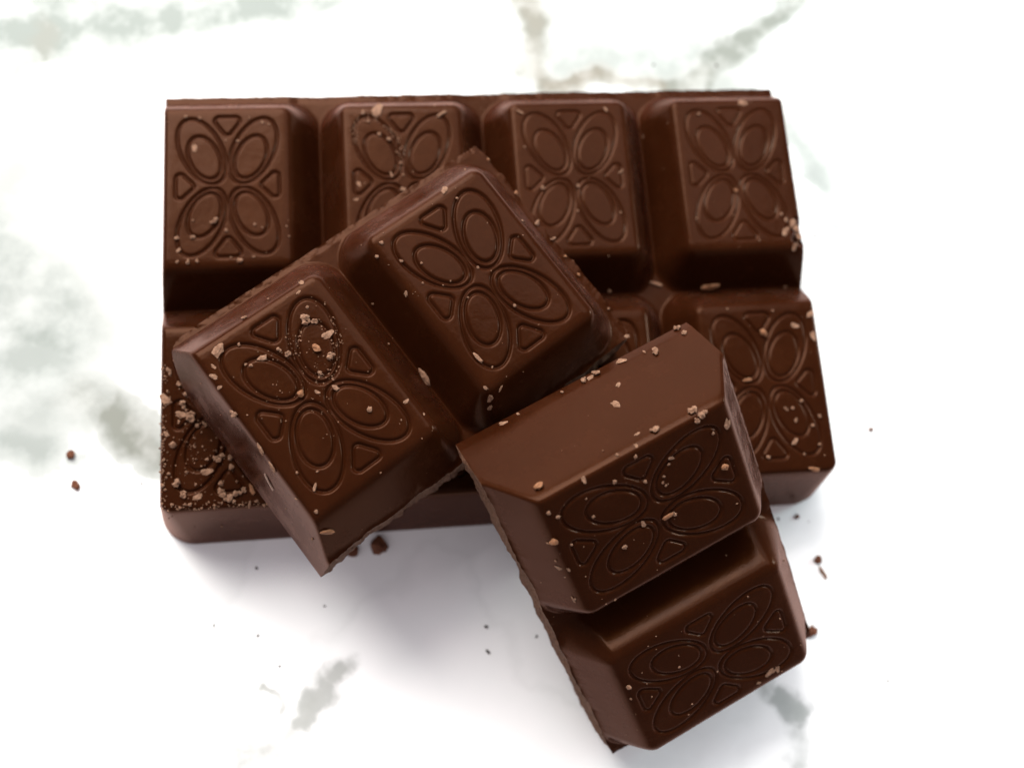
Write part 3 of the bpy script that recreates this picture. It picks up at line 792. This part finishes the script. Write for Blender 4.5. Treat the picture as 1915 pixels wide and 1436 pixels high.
KNAME = {'r': ('crumb', 'crumb'), 'f': ('flake', 'flake'), 'e': ('sliver', 'sliver'), 'es': ('sliver', 'shaving'), 'eo': ('sliver', 'sliver'), 'o': ('crumb', 'crumb'),
         'c': ('crumb_clump', 'crumb'), 'b': ('crumb', 'crumb'), 'd': ('speck', 'speck'), 'de': ('speck', 'speck')}
KTXT = {'r': 'pale round chocolate crumb', 'f': 'thin pale chocolate flake', 'e': 'long pale chocolate sliver', 'es': 'long whitish chocolate shaving', 'eo': 'long tan chocolate sliver',
        'o': 'warm orange brown crumb', 'c': 'knobbly clump of pale crumbs', 'b': 'brown chocolate crumb', 'd': 'tiny dark speck', 'de': 'thin dark splinter'}
GTXT = {'bar11': "on the bar's top left segment", 'bar12': "on the bar's second back row segment", 'bar13': "on the bar's third back row segment",
        'bar14': "on the bar's top right segment", 'groove': 'in a groove of the large bar', 'bar24': "on the bar's bottom right segment",
        'bar21': "on the bar's bottom left segment", 'Alow': 'on the flat piece\'s lower segment', 'Aedge': 'on the flat piece\'s lower sides',
        'Agroove': 'in the groove of the flat piece', 'Aup': 'on the flat piece\'s upper segment', 'Aledge': 'on the flat piece\'s snapped edge',
        'Bwall': 'on the leaning piece\'s smooth upper side', 'Bup': 'on the leaning piece\'s upper segment', 'Bleft': 'on the leaning piece\'s left slope',
        'Blow': 'on the leaning piece\'s lower segment', 'table': 'on the marble'}
def place_words(piece, x, y):
    """which corner of its segment (seen from above) a crumb lies at, or which side of the bar on the table"""
    if piece == 'table':
        return 'left of the bar' if x < -6 else 'behind the bar' if y > 4 else 'right of the chocolate' if x > 4.2 else 'in front of the bar'
    P, M = PM[piece]; i, j, ux, uy = P.cell(np.array([x]), np.array([y]))
    d = M.to_3x3() @ Vector((float(ux[0]), float(uy[0]), 0)); h = '' if abs(d.x) < .4 else 'left' if d.x < 0 else 'right'; v = '' if abs(d.y) < .4 else 'lower' if d.y < 0 else 'upper'
    if not h and not v: return 'at its middle'
    return 'at ' + (v + ' ' + h if h and v else 'middle ' + h if h else v + ' middle')
TABLE_LABEL = {0: 'brown crumb on the marble left of the bar, the farther of two', 1: 'brown crumb on the marble left of the bar, the nearer of two',
               12: 'dark brown crumb on the marble right of the leaning piece', 13: 'pale tan sliver on the marble touching a dark brown crumb',
               14: 'large brown crumb touching the right edge of the leaning piece', 15: 'round brown crumb just below the bar\'s bottom right corner',
               17: 'small brown crumb alone on the marble right of the bar', 25: 'dark angular chunk on the marble under the flat piece\'s corner', 26: 'dark flat chunk half hidden under the flat piece\'s lower edge'}

def basis(normal, spin):
    n = Vector(normal).normalized(); t = Vector((1, 0, 0)) if abs(n.x) < .9 else Vector((0, 1, 0))
    a = (t - n * t.dot(n)).normalized(); b = n.cross(a)
    a2 = a * math.cos(spin) + b * math.sin(spin); b2 = n.cross(a2)
    return Matrix((a2, b2, n)).transposed().to_4x4()

def surf(P, x, y):
    e = .02; X = np.array([x, x + e, x - e, x, x]); Y = np.array([y, y, y, y + e, y - e]); h = P.height(X, Y, False)
    return float(h[0]), Vector((-(h[1] - h[2]) / (2 * e), -(h[3] - h[4]) / (2 * e), 1)).normalized()

LIFT = {'f': .05, 'e': .10, 'es': .05, 'eo': .12, 'c': .18, 'r': .22, 'o': .26, 'b': .24, 'd': .15, 'de': .12}
ti = 0
for n, (piece, grp, x, y, z, size, kind, ang) in enumerate(CRUMBS):
    spin = rnd.uniform(0, 6.28)
    me = LIB[kind][rnd.randrange(V_)]
    o = link(KNAME[kind][0], me)
    size *= .76
    if piece == 'table':
        mat = Matrix.Translation((x, y, LIFT[kind] * size)) @ basis((0, 0, 1), spin if ang is None else math.radians(ang))
    else:
        P, M = PM[piece]; h, nrm = surf(P, x, y)
        nw = M.to_3x3() @ nrm; p = M @ Vector((x, y, z))
        mat = Matrix.Translation(p + nw * LIFT[kind] * size) @ basis(nw, spin if ang is None else math.radians(ang))
    o.matrix_world = mat @ Matrix.Diagonal((size, size, size * rnd.uniform(.8, 1.1), 1))
    lab = KTXT[kind] + ' ' + GTXT[grp] + ' ' + place_words(piece, x, y); g = KTXT[kind] + ' ' + GTXT[grp]
    if piece == 'table':
        if ti in TABLE_LABEL: lab = TABLE_LABEL[ti]; g = 'crumbs on the marble'
        ti += 1
    tag(o, lab, KNAME[kind][1], g)

# fine chocolate dust caught in the pressed lines and on knocked edges
def dust(name, label, pts, mat):
    """pts: (world point, normal, size)"""
    base = np.array([(1, 0, 0), (-1, 0, 0), (0, 1, 0), (0, -1, 0), (0, 0, 1), (0, 0, -1)], float) * .5
    fc = np.array([(0, 2, 4), (2, 1, 4), (1, 3, 4), (3, 0, 4), (2, 0, 5), (1, 2, 5), (3, 1, 5), (0, 3, 5)])
    vs, fs = [], []
    g = np.random.default_rng(len(pts))
    for k, (p, nr, s) in enumerate(pts):
        b = base * (s * g.uniform(.5, 1.4, (6, 1))) + g.normal(0, s * .12, (6, 3))
        vs.append(b + np.array(p) + np.array(nr) * s * .25); fs.append(fc + 6 * k)
    o = link(name, np_mesh(name, np.concatenate(vs), np.concatenate(fs), mat, smooth=False))
    tag(o, label, 'crumbs', None, 'stuff')

def on_piece(piece, x, y):
    P, M = PM[piece]; h, n = surf(P, x, y)
    hd = float(P.height(np.array([x]), np.array([y]))[0])
    return tuple(M @ Vector((x, y, hd))), tuple(M.to_3x3() @ n)

def ring_pts(piece, cell, sx, sy, which, n, a0, a1, jit, smin_, smax_):
    P, M = PM[piece]; cx = -P.W + (cell[0] + .5) * PX; cy = -P.L + (cell[1] + .5) * PY
    ox, oy, a, b, ph = (.432, .645, .645, .345, PH_O) if which == 'o' else (.388, .525, .415, .248, PH_I)
    out = []
    cl = [rnd.uniform(a0, a1) for _ in range(7)]
    for k in range(n):
        t = rnd.gauss(rnd.choice(cl), .22) if rnd.random() < .75 else rnd.uniform(a0, a1); u = a * math.cos(t); v = b * math.sin(t)
        lx = ox + u * math.cos(ph) - v * math.sin(ph); ly = oy + u * math.sin(ph) + v * math.cos(ph)
        x = cx + sx * lx + rnd.gauss(0, jit); y = cy + sy * ly + rnd.gauss(0, jit)
        p, nr = on_piece(piece, x, y); out.append((p, nr, rnd.uniform(smin_, smax_)))
    return out
pts = ring_pts('A', (0, 0), 1, 1, 'o', 60, 1.2, 6.0, .030, .010, .030) + ring_pts('A', (0, 0), 1, 1, 'i', 70, .8, 6.0, .028, .010, .034)
for _ in range(110):
    p, nr = on_piece('A', rnd.gauss(-1.45, .35), rnd.gauss(.25, .35)); pts.append((p, nr, rnd.uniform(.008, .022)))
dust('chocolate_dust', 'pale dust in the pressed petal lines of the flat top piece', pts, PALE)
pts = ring_pts('bar', (1, 1), -1, 1, 'o', 110, -1.2, 2.0, .04, .010, .036)
dust('chocolate_dust', 'pale scuffed dust along one petal of the bar\'s second segment', pts, PALE)
pts = []
for _ in range(380):
    e = abs(rnd.gauss(0, .05)); k = rnd.random()
    if k < .35: x, y = -5.55 + e, rnd.uniform(-3.6, -1.1)
    elif k < .55: x, y = rnd.uniform(-5.5, -3.6), -3.5 + e
    else: x, y = rnd.gauss(-5.0, .35), rnd.gauss(-2.4, .65)
    if not (-5.8 < x < -3.4 and -3.75 < y < -.8): continue
    p, nr = on_piece('bar', x, y); pts.append((p, nr, rnd.uniform(.010, .036) * (1 if rnd.random() < .85 else 1.7)))
dust('chocolate_dust', 'pale dust and grit on the bar\'s bottom left segment', pts, PALE)
pts = []
for piece, (P, M) in PM.items():
    for _ in range(90 if piece == 'bar' else 70):
        p, nr = on_piece(piece, rnd.uniform(P.x0 + .1, P.x1 - .1), rnd.uniform(P.y0 + .1, P.y1 - .1)); pts.append((p, nr, rnd.uniform(.010, .028)))
dust('chocolate_dust', 'fine pale specks scattered over all the chocolate', pts, PALE)
